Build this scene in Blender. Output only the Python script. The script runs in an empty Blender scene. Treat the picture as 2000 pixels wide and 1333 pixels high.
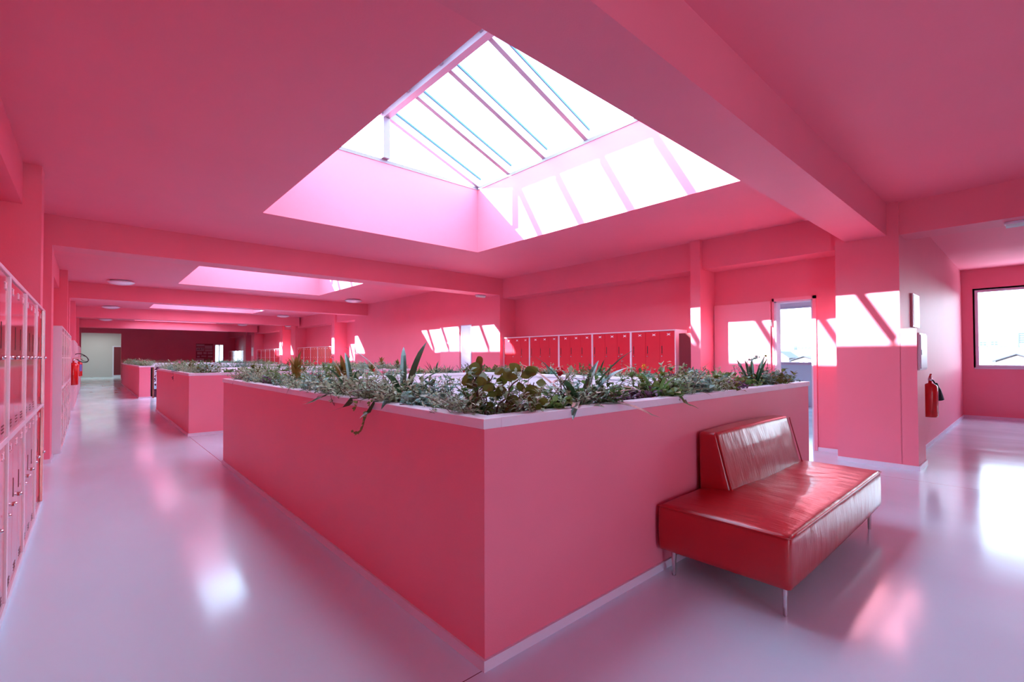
import bpy, math, random
from mathutils import Vector, Matrix
R = math.radians
SC = bpy.context.scene
COL = SC.collection

# ---------------------------------------------------------------- camera
cam_d = bpy.data.cameras.new('camera'); cam = bpy.data.objects.new('camera', cam_d); COL.objects.link(cam)
cam_d.sensor_width = 36.0; cam_d.lens = 919.6 / 2000 * 36.0; cam_d.shift_y = 15.6 / 2000; cam_d.clip_end = 3000
_y, _p, _r = R(41.9), R(.955), R(-.1635)
fw = Vector((math.sin(_y) * math.cos(_p), math.cos(_y) * math.cos(_p), math.sin(_p)))
rt = Vector((math.cos(_y), -math.sin(_y), 0)); up = rt.cross(fw)
r2 = rt * math.cos(_r) + up * math.sin(_r); u2 = -rt * math.sin(_r) + up * math.cos(_r)
cam.matrix_world = Matrix(((r2.x, u2.x, -fw.x, 0), (r2.y, u2.y, -fw.y, 0), (r2.z, u2.z, -fw.z, 1.4), (0, 0, 0, 1)))
SC.camera = cam

# ---------------------------------------------------------------- world, sun, exposure
SC.view_settings.view_transform = 'Standard'; SC.view_settings.look = 'None'
SC.view_settings.gamma = 1.0; SC.view_settings.use_curve_mapping = False
SC.view_settings.exposure = 1.38
W = bpy.data.worlds.new('sky'); SC.world = W; W.use_nodes = True
nt = W.node_tree; nt.nodes.clear()
o_ = nt.nodes.new('ShaderNodeOutputWorld'); bg = nt.nodes.new('ShaderNodeBackground')
tc = nt.nodes.new('ShaderNodeTexCoord'); sx = nt.nodes.new('ShaderNodeSeparateXYZ'); cr = nt.nodes.new('ShaderNodeValToRGB')
nt.links.new(tc.outputs['Generated'], sx.inputs[0]); nt.links.new(sx.outputs['Z'], cr.inputs[0])
cr.color_ramp.elements[0].position = 0.0; cr.color_ramp.elements[0].color = (.66, .83, 1.0, 1)
cr.color_ramp.elements[1].position = .75; cr.color_ramp.elements[1].color = (.50, .72, 1.0, 1)
cl = nt.nodes.new('ShaderNodeTexNoise'); cl.inputs['Scale'].default_value = 3.0; cl.inputs['Detail'].default_value = 5
cm = nt.nodes.new('ShaderNodeMapRange'); cm.inputs[1].default_value = .52; cm.inputs[2].default_value = .75
mxc = nt.nodes.new('ShaderNodeMix'); mxc.data_type = 'RGBA'; mxc.inputs[7].default_value = (1, 1, 1, 1)
nt.links.new(tc.outputs['Generated'], cl.inputs['Vector']); nt.links.new(cl.outputs['Fac'], cm.inputs[0])
nt.links.new(cm.outputs[0], mxc.inputs[0]); nt.links.new(cr.outputs[0], mxc.inputs[6])
nt.links.new(mxc.outputs[2], bg.inputs[0]); # the hazy sky is brightest round the low sun
dp_ = nt.nodes.new('ShaderNodeVectorMath'); dp_.operation = 'DOT_PRODUCT'; dp_.inputs[1].default_value = tuple(-Vector((1.0, -.535, -.515)).normalized()); nt.links.new(tc.outputs['Generated'], dp_.inputs[0])
mx0 = nt.nodes.new('ShaderNodeMath'); mx0.operation = 'MAXIMUM'; mx0.inputs[1].default_value = 0; nt.links.new(dp_.outputs['Value'], mx0.inputs[0])
pw = nt.nodes.new('ShaderNodeMath'); pw.operation = 'POWER'; pw.inputs[1].default_value = 4.0; nt.links.new(mx0.outputs[0], pw.inputs[0])
ma = nt.nodes.new('ShaderNodeMath'); ma.operation = 'MULTIPLY_ADD'; ma.inputs[1].default_value = 3.2; ma.inputs[2].default_value = 4.6; nt.links.new(pw.outputs[0], ma.inputs[0])
nt.links.new(ma.outputs[0], bg.inputs[1])
nt.links.new(bg.outputs[0], o_.inputs[0])
SUN = Vector((1.0, -.535, -.515)).normalized()
sd = bpy.data.lights.new('sun', 'SUN'); sd.energy = 17.0; sd.angle = R(.6); sd.color = (1.0, .97, .98)
so = bpy.data.objects.new('sun', sd); COL.objects.link(so); so.rotation_euler = SUN.to_track_quat('-Z', 'Y').to_euler(); so.location = (-20, 12, 20)
cy = SC.cycles
cy.max_bounces = 14; cy.diffuse_bounces = 8; cy.glossy_bounces = 5; cy.transparent_max_bounces = 16; cy.transmission_bounces = 4
cy.sample_clamp_indirect = 12.0; cy.caustics_reflective = False; cy.caustics_refractive = False
cy.use_denoising = True; cy.use_adaptive_sampling = True; cy.adaptive_threshold = .03

# ---------------------------------------------------------------- materials
def mat(name, col, rough=.5, metal=0.0, coat=0.0, noise=0.0, nscale=4.0, bump=0.0, bscale=60.0, spec=.5, trans=0.0, col2=None, stretch=None, rvar=0.0):
    m = bpy.data.materials.new(name); m.use_nodes = True; t = m.node_tree; b = t.nodes['Principled BSDF']
    b.inputs['Base Color'].default_value = (*col, 1); b.inputs['Roughness'].default_value = rough
    b.inputs['Metallic'].default_value = metal; b.inputs['Coat Weight'].default_value = coat; b.inputs['Coat Roughness'].default_value = .08
    b.inputs['Specular IOR Level'].default_value = spec
    co = t.nodes.new('ShaderNodeTexCoord'); src = co.outputs['Object']
    if stretch:
        mp = t.nodes.new('ShaderNodeMapping'); mp.inputs['Scale'].default_value = stretch; t.links.new(src, mp.inputs[0]); src = mp.outputs[0]
    if noise or rvar:
        n = t.nodes.new('ShaderNodeTexNoise'); n.inputs['Scale'].default_value = nscale; n.inputs['Detail'].default_value = 6; t.links.new(src, n.inputs['Vector'])
    if noise:
        mr = t.nodes.new('ShaderNodeMapRange'); mr.inputs[1].default_value = .3; mr.inputs[2].default_value = .7
        t.links.new(n.outputs['Fac'], mr.inputs[0])
        mx = t.nodes.new('ShaderNodeMix'); mx.data_type = 'RGBA'
        c2 = col2 or tuple(c * (1 - noise) for c in col)
        mx.inputs[6].default_value = (*c2, 1); mx.inputs[7].default_value = (*col, 1)
        t.links.new(mr.outputs[0], mx.inputs[0]); t.links.new(mx.outputs[2], b.inputs['Base Color'])
    if rvar:
        rr = t.nodes.new('ShaderNodeMapRange'); rr.inputs[1].default_value = .3; rr.inputs[2].default_value = .7
        rr.inputs[3].default_value = rough - rvar; rr.inputs[4].default_value = rough + rvar
        t.links.new(n.outputs['Fac'], rr.inputs[0]); t.links.new(rr.outputs[0], b.inputs['Roughness'])
    if bump:
        n2 = t.nodes.new('ShaderNodeTexNoise'); n2.inputs['Scale'].default_value = bscale; n2.inputs['Detail'].default_value = 4
        t.links.new(src, n2.inputs['Vector']); bp = t.nodes.new('ShaderNodeBump'); bp.inputs['Strength'].default_value = bump; bp.inputs['Distance'].default_value = .01
        t.links.new(n2.outputs['Fac'], bp.inputs['Height']); t.links.new(bp.outputs[0], b.inputs['Normal'])
        if coat: t.links.new(bp.outputs[0], b.inputs['Coat Normal'])
    if trans:
        tr = t.nodes.new('ShaderNodeBsdfTranslucent'); tr.inputs[0].default_value = (*[min(1, c * 1.5) for c in col], 1)
        ms = t.nodes.new('ShaderNodeMixShader'); ms.inputs[0].default_value = trans
        out = t.nodes['Material Output']; t.links.new(b.outputs[0], ms.inputs[1]); t.links.new(tr.outputs[0], ms.inputs[2]); t.links.new(ms.outputs[0], out.inputs[0])
    return m
def glass_mat(name, tint, refl=1.0):
    m = bpy.data.materials.new(name); m.use_nodes = True; t = m.node_tree; t.nodes.clear()
    o = t.nodes.new('ShaderNodeOutputMaterial'); a = t.nodes.new('ShaderNodeBsdfTransparent'); g = t.nodes.new('ShaderNodeBsdfGlossy')
    a.inputs[0].default_value = (*tint, 1); g.inputs['Roughness'].default_value = .02
    lw_ = t.nodes.new('ShaderNodeLayerWeight'); p5 = t.nodes.new('ShaderNodeMath'); p5.operation = 'POWER'; p5.inputs[1].default_value = 5.0
    t.links.new(lw_.outputs['Facing'], p5.inputs[0]); f = t.nodes.new('ShaderNodeMath'); f.operation = 'MULTIPLY_ADD'; f.inputs[1].default_value = .85; f.inputs[2].default_value = .05
    lw_.inputs[0].default_value = .5; t.links.new(p5.outputs[0], f.inputs[0]); x = t.nodes.new('ShaderNodeMixShader')
    t.links.new(f.outputs[0], x.inputs[0]); t.links.new(a.outputs[0], x.inputs[1]); t.links.new(g.outputs[0], x.inputs[2]); t.links.new(x.outputs[0], o.inputs[0])
    return m
PINK = mat('pink_wall_paint', (.82, .205, .29), .5, noise=.05, nscale=1.3, bump=.08, bscale=140)
PINKC = mat('pink_ceiling_paint', (.86, .215, .30), .6, noise=.04, nscale=1.1, bump=.06, bscale=90)
PALEPINK = mat('pale_pink_panel', (.84, .30, .40), .35)
WHITE = mat('white_paint', (.80, .80, .84), .45, noise=.03)
COPE = mat('coping_paint', (.80, .74, .82), .35, noise=.06, nscale=8, bump=.1)
BASEM = mat('baseboard_plastic', (.72, .66, .76), .4)
LOCKW = mat('locker_frame_enamel', (.80, .74, .80), .3, coat=.3)
LOCKR = mat('locker_door_enamel', (.68, .035, .058), .22, coat=.8, noise=.05)
SLOT = mat('dark_slot', (.05, .006, .01), .6)
PLATE = mat('white_plate', (.85, .8, .84), .3)
CHROME = mat('brushed_steel', (.62, .60, .62), .22, metal=1.0)
LEATHER = mat('red_leather', (.42, .009, .014), .33, coat=.28, noise=.12, nscale=5, bump=.22, bscale=7, stretch=(7, 1.3, 1.3))
SOIL = mat('dark_soil', (.035, .02, .014), .9, noise=.4, nscale=30, bump=.8, bscale=40)
METALW = mat('skylight_frame_paint', (.66, .64, .74), .35)
SKYF = mat('skylight_frame_grey', (.24, .24, .30), .35)
GASKET = mat('blue_gasket', (.02, .16, .28), .4)
GLASS = glass_mat('skylight_glass', (.84, .90, .93))
GLASS2 = glass_mat('window_glass', (.92, .95, .97))
DOME = mat('opal_glass', (.90, .88, .95), .25, coat=.3)
REDP = mat('extinguisher_red', (.60, .012, .010), .25, coat=.6)
BLACK = mat('black_rubber', (.012, .012, .014), .5)
STEELB = mat('cabinet_enamel', (.78, .80, .86), .3)
GREENM = mat('green_lens', (.60, .88, .80), .12, coat=.6)
GREYW = mat('grey_plaster', (.52, .50, .49), .7)
BLUEW = mat('pale_blue_paint', (.62, .74, .80), .6)
BLUEL = mat('blue_label', (.20, .30, .75), .4)
BROWN = mat('brown_board', (.22, .07, .05), .6)
INK = mat('dark_print', (.06, .02, .05), .6)
SIGNM = mat('sign_board', (.36, .06, .10), .5)
CREAM = mat('pale_print', (.62, .42, .50), .6)
DKRED = mat('dark_red_fabric', (.16, .008, .02), .6)

# ---------------------------------------------------------------- mesh helpers
class MB:
    def __init__(s): s.v = []; s.f = []; s.m = []
    def box(s, x0, x1, y0, y1, z0, z1, mi=0):
        n = len(s.v)
        s.v += [(x, y, z) for z in (z0, z1) for y in (y0, y1) for x in (x0, x1)]
        for q in ((0, 2, 3, 1), (4, 5, 7, 6), (0, 1, 5, 4), (2, 6, 7, 3), (0, 4, 6, 2), (1, 3, 7, 5)):
            s.f.append([n + i for i in q]); s.m.append(mi)
        return s
    def bar(s, a, b, w, h, mi=0, side=Vector((0, 1, 0))):      # box from a to b, w along side, h perpendicular
        a = Vector(a); b = Vector(b); d = (b - a).normalized(); sd_ = (side - d * side.dot(d)).normalized(); u = d.cross(sd_)
        n = len(s.v)
        for p in (a, b):
            for i, j in ((-1, -1), (1, -1), (1, 1), (-1, 1)): s.v.append(tuple(p + sd_ * (i * w / 2) + u * (j * h / 2)))
        for q in ((3, 2, 1, 0), (4, 5, 6, 7), (0, 1, 5, 4), (1, 2, 6, 5), (2, 3, 7, 6), (3, 0, 4, 7)):
            s.f.append([n + i for i in q]); s.m.append(mi)
        return s
    def poly(s, pts, mi=0):
        n = len(s.v); s.v += [tuple(p) for p in pts]; s.f.append(list(range(n, n + len(pts)))); s.m.append(mi); return s
    def tube(s, pts, rad, k=8, mi=0, cap=True):
        pts = [Vector(p) for p in pts]; rads = rad if isinstance(rad, (list, tuple)) else [rad] * len(pts); n = len(s.v)
        ref = None
        for i, p in enumerate(pts):
            d = (pts[min(i + 1, len(pts) - 1)] - pts[max(i - 1, 0)])
            d = d.normalized() if d.length > 1e-9 else Vector((0, 0, 1))
            if ref is None: ref = Vector((1, 0, 0)) if abs(d.x) < .8 else Vector((0, 1, 0))
            a = d.cross(ref).normalized(); b = d.cross(a); ref = -d.cross(a).cross(d).cross(d) if False else ref
            for j in range(k):
                t = 2 * math.pi * j / k; s.v.append(tuple(p + (a * math.cos(t) + b * math.sin(t)) * rads[i]))
        for i in range(len(pts) - 1):
            for j in range(k):
                j2 = (j + 1) % k; s.f.append([n + i * k + j, n + i * k + j2, n + (i + 1) * k + j2, n + (i + 1) * k + j]); s.m.append(mi)
        if cap:
            s.f.append([n + j for j in range(k)][::-1]); s.m.append(mi)
            s.f.append([n + (len(pts) - 1) * k + j for j in range(k)]); s.m.append(mi)
        return s
    def lathe(s, c, prof, k=24, mi=0, axis='z'):               # prof: (radius, height)
        n = len(s.v)
        for r_, h in prof:
            for j in range(k):
                t = 2 * math.pi * j / k; s.v.append((c[0] + r_ * math.cos(t), c[1] + r_ * math.sin(t), c[2] + h))
        for i in range(len(prof) - 1):
            for j in range(k):
                j2 = (j + 1) % k; s.f.append([n + i * k + j, n + i * k + j2, n + (i + 1) * k + j2, n + (i + 1) * k + j]); s.m.append(mi)
        s.f.append([n + j for j in range(k)][::-1]); s.m.append(mi)
        s.f.append([n + (len(prof) - 1) * k + j for j in range(k)]); s.m.append(mi)
        return s
    def blade(s, base, d, upv, L, wd, droop=.3, n=3, prof=None, fold=.25, mi=0, twist=0.0):   # a leaf with a midrib fold
        d = Vector(d).normalized(); upv = Vector(upv); side = d.cross(upv)
        if side.length < 1e-4: side = d.cross(Vector((1, 0, 0)))
        side.normalize(); p = Vector(base); st = L / n; N = len(s.v)
        prof = prof or [.35, 1, .75, 0]
        for i in range(n + 1):
            t = i / n; k = t * (len(prof) - 1); a = int(min(k, len(prof) - 2)); w = (prof[a] + (prof[a + 1] - prof[a]) * (k - a)) * wd / 2
            nn = side.cross(d).normalized(); lift = nn * (w * fold)
            s.v += [tuple(p - side * w + lift), tuple(p), tuple(p + side * w + lift)]
            p = p + d * st; d = (d + Vector((0, 0, -1)) * (droop / n)).normalized(); side = d.cross(side.cross(d)).normalized() * -1 if False else side
        for i in range(n):
            o = N + i * 3
            s.f.append([o, o + 1, o + 4, o + 3]); s.m.append(mi); s.f.append([o + 1, o + 2, o + 5, o + 4]); s.m.append(mi)
        return s
    def mesh(s, name, mats, smooth=False):
        me = bpy.data.meshes.new(name); me.from_pydata(s.v, [], s.f); me.update()
        for m in (mats if isinstance(mats, (list, tuple)) else [mats]): me.materials.append(m)
        if any(s.m): me.polygons.foreach_set('material_index', s.m)
        if smooth: me.polygons.foreach_set('use_smooth', [True] * len(me.polygons))
        return me
    def build(s, name, mats, parent=None, smooth=False, loc=None):
        o = bpy.data.objects.new(name, s.mesh(name, mats, smooth)); COL.objects.link(o)
        if parent: o.parent = parent
        if loc: o.location = loc
        return o
def tag(o, label=None, cat=None, group=None, kind=None):
    if label: o['label'] = label
    if cat: o['category'] = cat
    if group: o['group'] = group
    if kind: o['kind'] = kind
    return o
def empty(name, loc=(0, 0, 0), rz=0.0):
    o = bpy.data.objects.new(name, None); o.empty_display_size = .1; COL.objects.link(o); o.location = loc; o.rotation_euler = (0, 0, rz); return o
def kids(): 
    d = {}
    for o in COL.objects:
        if o.parent: d.setdefault(o.parent.name, []).append(o)
    return d
def copy_tree(o, parent=None):
    c = o.copy(); COL.objects.link(c)
    if parent: c.parent = parent
    for ch in [x for x in o.children]: copy_tree(ch, c)
    return c
def bevel(o, w=.01, seg=2):
    m = o.modifiers.new('bevel', 'BEVEL'); m.width = w; m.segments = seg; m.limit_method = 'ANGLE'; return o
def struct(o, label, cat): return tag(o, label, cat, kind='structure')
def slab(xs, ys, holes, z0, z1):                              # a slab with rectangular openings
    xs = sorted(set(xs + [h[i] for h in holes for i in (0, 1)])); ys = sorted(set(ys + [h[i] for h in holes for i in (2, 3)])); b = MB()
    for i in range(len(xs) - 1):
        for j in range(len(ys) - 1):
            cx = (xs[i] + xs[i + 1]) / 2; cyy = (ys[j] + ys[j + 1]) / 2
            if any(h[0] < cx < h[1] and h[2] < cyy < h[3] for h in holes): continue
            X0, X1, Y0, Y1 = xs[i], xs[i + 1], ys[j], ys[j + 1]
            b.poly([(X0, Y0, z1), (X1, Y0, z1), (X1, Y1, z1), (X0, Y1, z1)]); b.poly([(X0, Y1, z0), (X1, Y1, z0), (X1, Y0, z0), (X0, Y0, z0)])
    X0, X1, Y0, Y1 = xs[0], xs[-1], ys[0], ys[-1]
    for (a, c, e, g, s_) in [(X0, X1, Y0, Y1, 1)] + [(h[0], h[1], h[2], h[3], -1) for h in holes]:
        ring_ = [(a, e), (c, e), (c, g), (a, g)]
        for k in range(4):
            p, q = ring_[k], ring_[(k + 1) % 4]
            f_ = [(p[0], p[1], z0), (q[0], q[1], z0), (q[0], q[1], z1), (p[0], p[1], z1)]
            b.poly(f_ if s_ > 0 else f_[::-1])
    return b
# ---------------------------------------------------------------- the setting
CZ = 3.33; BZ = 2.92                                           # ceiling and beam soffit
YF = 39.6                                                      # far wall
XR, XW, XF = 7.5, 8.02, 14.8                                   # pier face, recess wall, facade
SKY = [(1.70, 5.31, 2.15, 6.86), (1.70, 5.31, 10.2, 14.9), (1.70, 5.31, 18.2, 22.9), (1.70, 5.31, 26.3, 31.0)]
PL = [(1.325, 5.82, 1.665, 7.20), (1.325, 5.82, 10.1, 15.55), (1.28, 5.82, 20.65, 32.6)]
RW = .45
VOID = [(a + RW, b - RW, c + RW, d - RW) for a, b, c, d in PL[:2]] + [(1.28 + .36, 5.37, 20.9, 32.15)]
# floor with its glossy poured finish; fine joints cut from the planter corners
def floor_mat():
    m = mat('poured_floor', (.62, .87, .98), .16, noise=.05, nscale=1.6, rvar=.06, stretch=(1, .35, 1), bump=.0)
    t = m.node_tree; b = t.nodes['Principled BSDF']; b.inputs['Coat Weight'].default_value = .25; b.inputs['Coat Roughness'].default_value = .12
    g = t.nodes.new('ShaderNodeNewGeometry'); s = t.nodes.new('ShaderNodeSeparateXYZ'); t.links.new(g.outputs['Position'], s.inputs[0])
    def band(out, c, w):
        a = t.nodes.new('ShaderNodeMath'); a.operation = 'SUBTRACT'; t.links.new(out, a.inputs[0]); a.inputs[1].default_value = c
        a2 = t.nodes.new('ShaderNodeMath'); a2.operation = 'ABSOLUTE'; t.links.new(a.outputs[0], a2.inputs[0])
        a3 = t.nodes.new('ShaderNodeMath'); a3.operation = 'LESS_THAN'; t.links.new(a2.outputs[0], a3.inputs[0]); a3.inputs[1].default_value = w; return a3.outputs[0]
    def mul(p, q):
        a = t.nodes.new('ShaderNodeMath'); a.operation = 'MULTIPLY'; t.links.new(p, a.inputs[0]); t.links.new(q, a.inputs[1]); return a.outputs[0]
    j1 = mul(band(s.outputs['X'], 1.328, .003), band(s.outputs['Y'], 8.65, 1.45))
    j2 = mul(band(s.outputs['Y'], 1.67, .0025), band(s.outputs['X'], .5, .83))
    j3 = mul(band(s.outputs['X'], 6.9, .003), band(s.outputs['Y'], 2.2, 3.0))
    a = t.nodes.new('ShaderNodeMath'); a.operation = 'MAXIMUM'; t.links.new(j1, a.inputs[0]); t.links.new(j2, a.inputs[1])
    a_ = t.nodes.new('ShaderNodeMath'); a_.operation = 'MAXIMUM'; t.links.new(a.outputs[0], a_.inputs[0]); t.links.new(j3, a_.inputs[1])
    mx = t.nodes.new('ShaderNodeMix'); mx.data_type = 'RGBA'; old = b.inputs['Base Color'].links[0].from_socket
    t.links.new(a_.outputs[0], mx.inputs[0]); t.links.new(old, mx.inputs[6]); mx.inputs[7].default_value = (.12, .08, .12, 1); t.links.new(mx.outputs[2], b.inputs['Base Color'])
    return m
FLOORM = floor_mat()
struct(slab([-.86, XF + .2], [-4.6, 46.6], VOID, -.30, 0.0).build('floor', FLOORM), 'glossy pale lilac poured floor', 'floor')
struct(slab([-1.1, XF + .25], [-4.8, 46.8], SKY, CZ, 4.48).build('ceiling', PINKC), 'pink painted ceiling with deep skylight shafts', 'ceiling')
struct(MB().box(-1.1, 8.4, -4.8, YF + .2, -3.75, -3.6).build('floor_lower', FLOORM), 'pale floor of the storey seen through the openings', 'floor')
lw = MB(); lw.box(-1.1, -.9, -4.8, YF, -3.6, -.31).box(8.2, 8.4, -4.8, YF, -3.6, -.31).box(-.9, 8.2, -4.8, -4.6, -3.6, -.31).box(-.9, 8.2, YF - .2, YF, -3.6, -.31)
struct(lw.build('wall_lower', PINK), 'pink walls of the storey below', 'wall')
# left side: wall, piers, upstand beams
struct(MB().box(-1.1, -.86, -4.8, YF + .0, -.3, CZ).build('wall_left', PINK), 'pink wall behind the left lockers', 'wall')
tn = [0]
def trim(b, label, m=PINK, cat='beam'):
    tn[0] += 1; return struct(b.build('trim_%d' % tn[0], m), label, cat)
for i, y in enumerate((1.25, 8.80, 16.20, 23.65, 31.3)):
    trim(MB().box(-.385, XR, y, y + .44, BZ, CZ), 'pink ceiling beam number %d from the camera spanning the hall' % (i + 1))
    trim(MB().box(-.86, -.385, y, y + .46, 0, CZ), 'pink pier on the left wall under ceiling beam %d' % (i + 1), cat='pier')
ys = [-4.6, -.86, 1.25, 6.64, 8.80, 14.20, 16.2, 21.70, 23.65, 29.2, 31.3, 36.8, YF]
for i, y in enumerate((-.86, 6.64, 14.20, 21.70, 29.2, 36.8)):
    trim(MB().box(-.86, -.37, y, y + .30, 0, CZ), 'pink intermediate pier beside the left lockers, number %d from the camera' % (i + 1), cat='pier')
for i, (a, b) in enumerate(((-4.6, -.86), (-.56, 1.25), (1.71, 6.64), (6.94, 8.80), (9.26, 14.2), (14.5, 16.2), (16.66, 21.7), (22, 23.65), (24.11, 29.2), (29.5, 31.3), (31.76, 36.8), (37.1, YF))):
    trim(MB().box(-.86, -.505, a, b, BZ, CZ), 'pink edge beam above the left lockers, span %d' % (i + 1))
# right side
# bay one: recess with door then lockers; bay two flush; later bays alternate
rw = MB(); T = .16
rw.box(XW, XW + T, 2.75, 17.3, 0, CZ).box(XW, XW + T, 1.28, 2.22, 0, CZ).box(XW, XW + T, 2.22, 2.75, 2.255, CZ)
rw.box(XW, XW + T, 17.3, YF, 0, CZ)
struct(rw.build('wall_right', PINK), 'pink recessed wall on the right of the hall', 'wall')
fl = MB(); fl.box(XR, XW, 8.80, 9.95, 0, CZ).box(XR, XW, 10.42, 17.3, 0, CZ).box(XR, XW, 9.95, 10.42, 2.26, CZ)
struct(fl.build('wall_back', PINK), 'flush pink wall behind the planters catching bright sun patches', 'wall')
for i, (a, b) in enumerate(((1.131, 1.805), (3.70, 3.87), (19.3, 19.6), (24.25, 24.95), (26.3, 26.85), (32.0, 32.7), (34.1, 34.7))):
    trim(MB().box(XR, XW, a, b, 0, CZ), 'pink pier on the right wall, number %d from the camera' % (i + 1), cat='pier')
for i, (a, b) in enumerate(((1.805, 3.70), (3.87, 8.80), (17.3, 19.3), (19.6, 24.25), (24.95, 26.3), (26.85, 32.0), (32.7, 34.1), (34.7, YF))):
    trim(MB().box(XR + .09, XW, a, b, 2.85, CZ), 'pink edge beam over the recess on the right wall, span %d' % (i + 1))
# low boxed pier carrying the electrical cabinet, the corridor's long wall, its beam
trim(MB().box(XR, 8.06, .975, 1.135, 0, 1.735), 'low boxed pink pier projecting beside the corridor', cat='pier')
struct(MB().box(XR + .02, XF, 1.135, 1.275, 0, CZ).build('wall_corridor', PINK), 'long pink wall of the side corridor leading to the window', 'wall')
trim(MB().box(XR + .06, 8.0, -4.6, 1.134, BZ, CZ), 'pink beam across the mouth of the side corridor')
# near walls behind the camera, opened for an added daylight window
nw = MB(); NX0, NX1 = -.45, 1.15; NY0, NY1 = 9.0, 13.6
nw.box(-1.1, NX0, -4.8, -4.6, -.3, CZ).box(NX1, XF + .2, -4.8, -4.6, -.3, CZ).box(NX0, NX1, -4.8, -4.6, -.3, .15).box(NX0, NX1, -4.8, -4.6, 2.87, CZ)
struct(nw.build('wall_near', PINK), 'pink wall behind the camera', 'wall')
# facade with window openings
fc = MB(); F0, F1 = XF, XF + .25; wins = [(-3.9, .92, 1.13, 2.87), (2.1, 7.6, 1.17, 2.80)]
fc.box(F0, F1, -4.8, 9.0, -.3, 1.13).box(F0, F1, -4.8, 9.0, 2.87, CZ).box(F0, F1, -4.8, -3.9, 1.13, 2.87).box(F0, F1, .92, 2.1, 1.13, 2.87)
fc.box(F0, F1, 7.6, 9.0, 1.13, 2.87).box(F0, F1, 2.1, 7.6, 1.13, 1.17).box(F0, F1, 2.1, 7.6, 2.80, 2.87)
struct(fc.build('wall_facade', PINK), 'pink outer wall with wide windows at the end of the side corridor', 'wall')
# classroom behind the first door
cb = MB(); cb.box(XW + T, XF, 8.85, 9.0, 0, CZ).box(XF - .012, XF, 1.28, 2.1, 0, CZ).box(XF - .012, XF, 2.1, 7.6, 0, 1.17).box(XF - .012, XF, 2.1, 7.6, 2.80, CZ).box(XF - .012, XF, 7.6, 8.85, 0, CZ).box(XW + T, XF - .012, 1.276, 1.29, 0, CZ)
struct(cb.build('wall_classroom', BLUEW), 'pale blue wall of the room seen through the open door', 'wall')
struct(MB().box(XW + T, XF, 9.0, 11.6, 0, .004).box(XW + T + 2.2, XW + T + 2.3, 9.0, 12.5, 0, CZ).build('wall_store', BLUEW), 'pale blue wall of the room behind the second door', 'wall')
# far wall with doorway and slim glazed door
fw_ = MB(); D0, D1, DT = -.40, 1.52, 2.98; G0, G1, GT = 6.72, 7.28, 2.36
fw_.box(-.86, D0, YF, YF + .2, 0, CZ).box(D0, D1, YF, YF + .2, DT, CZ).box(D1, G0, YF, YF + .2, 0, CZ).box(G0, G1, YF, YF + .2, GT, CZ).box(G1, XW + T, YF, YF + .2, 0, CZ)
struct(fw_.build('wall_far', PINK), 'dim far pink wall closing the hall', 'wall')
gr = MB(); gr.box(-1.1, 2.6, 46.0, 46.2, 0, CZ).box(-1.1, -.865, YF + .0, 46, 0, CZ).box(2.4, 2.6, YF + .2, 46, 0, CZ)
struct(gr.build('wall_lobby', GREYW), 'grey plaster walls of the lobby beyond the far doorway', 'wall')
# baseboards
bb = MB(); h = .055; t_ = .014
for a, b in ((1.135, 1.805), (3.70, 3.87)): bb.box(XR - t_, XR, a, b, 0, h)
bb.box(XW - t_, XW, 1.805, 2.18, 0, h).box(XW - t_, XW, 2.78, 3.70, 0, h).box(XR, XW - t_, 3.70 - t_, 3.70, 0, h).box(XR - t_, XR, .975 - t_, 1.135, 0, h).box(XR, 8.06 + t_, .975 - t_, .975, 0, h).box(8.06, 8.06 + t_, .975, 1.135 - t_, 0, h)
struct(bb.build('baseboard_right', BASEM), 'white skirting along the right piers and low boxed pier', 'baseboard')
struct(MB().box(8.06 + t_, XF - t_, 1.135 - t_, 1.135, 0, h).build('baseboard_corridor', BASEM), 'white skirting along the side corridor wall', 'baseboard')
struct(MB().box(XF - t_, XF, -4.6, 1.135, 0, h).build('baseboard_facade', BASEM), 'white skirting under the corridor window', 'baseboard')
bl = MB()
for y in (6.64, 14.2): bl.box(-.37, -.37 + t_, y, y + .3, 0, h).box(-.86, -.37 + t_, y - t_, y, 0, h)
for y in (8.80, 16.2, 23.65): bl.box(-.385, -.385 + t_, y, y + .46, 0, h).box(-.6, -.385 + t_, y - t_, y, 0, h)
struct(bl.build('baseboard_left', BASEM), 'white skirting round the left piers', 'baseboard')
struct(MB().box(XR - t_, XR, 8.80, 9.90, 0, h).box(XR - t_, XR, 11.42, 17.3, 0, h).build('baseboard_back', BASEM), 'white skirting along the flush pink wall', 'baseboard')
struct(MB().box(D1, G0 - .05, YF - t_, YF, 0, h).build('baseboard_far', BASEM), 'white skirting along the far wall', 'baseboard')

# ---------------------------------------------------------------- windows
def window(n, x, y0, y1, z0, z1, label, mull, inner=None):
    r = empty('window_%d' % n, (x, (y0 + y1) / 2, z0)); struct(r, label, 'window')
    f = MB(); a, b = y0 - r.location.y, y1 - r.location.y; hh = z1 - z0; w = .055
    f.box(.02, .10, a, b, 0, w).box(.02, .10, a, b, hh - w, hh).box(.02, .10, a, a + w, w, hh - w).box(.02, .10, b - w, b, w, hh - w)
    bevel(f.build('window_frame', METALW, r), .004)
    for q in mull: MB().box(.03, .09, q - r.location.y - .03, q - r.location.y + .03, w, hh - w).build('mullion', METALW, r)
    MB().box(.055, .061, a + w, b - w, w, hh - w).build('pane', GLASS2, r)
    MB().box(-.03, .02, a - .02, b + .02, -.03, 0).build('window_sill', METALW, r)
    s = MB(); s.box(.0, .02, a - .03, a, 0, hh + .03).box(0, .02, b, b + .03, 0, hh + .03).box(0, .02, a, b, hh, hh + .03); s.build('window_trim', METALW, r)
    return r
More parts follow.
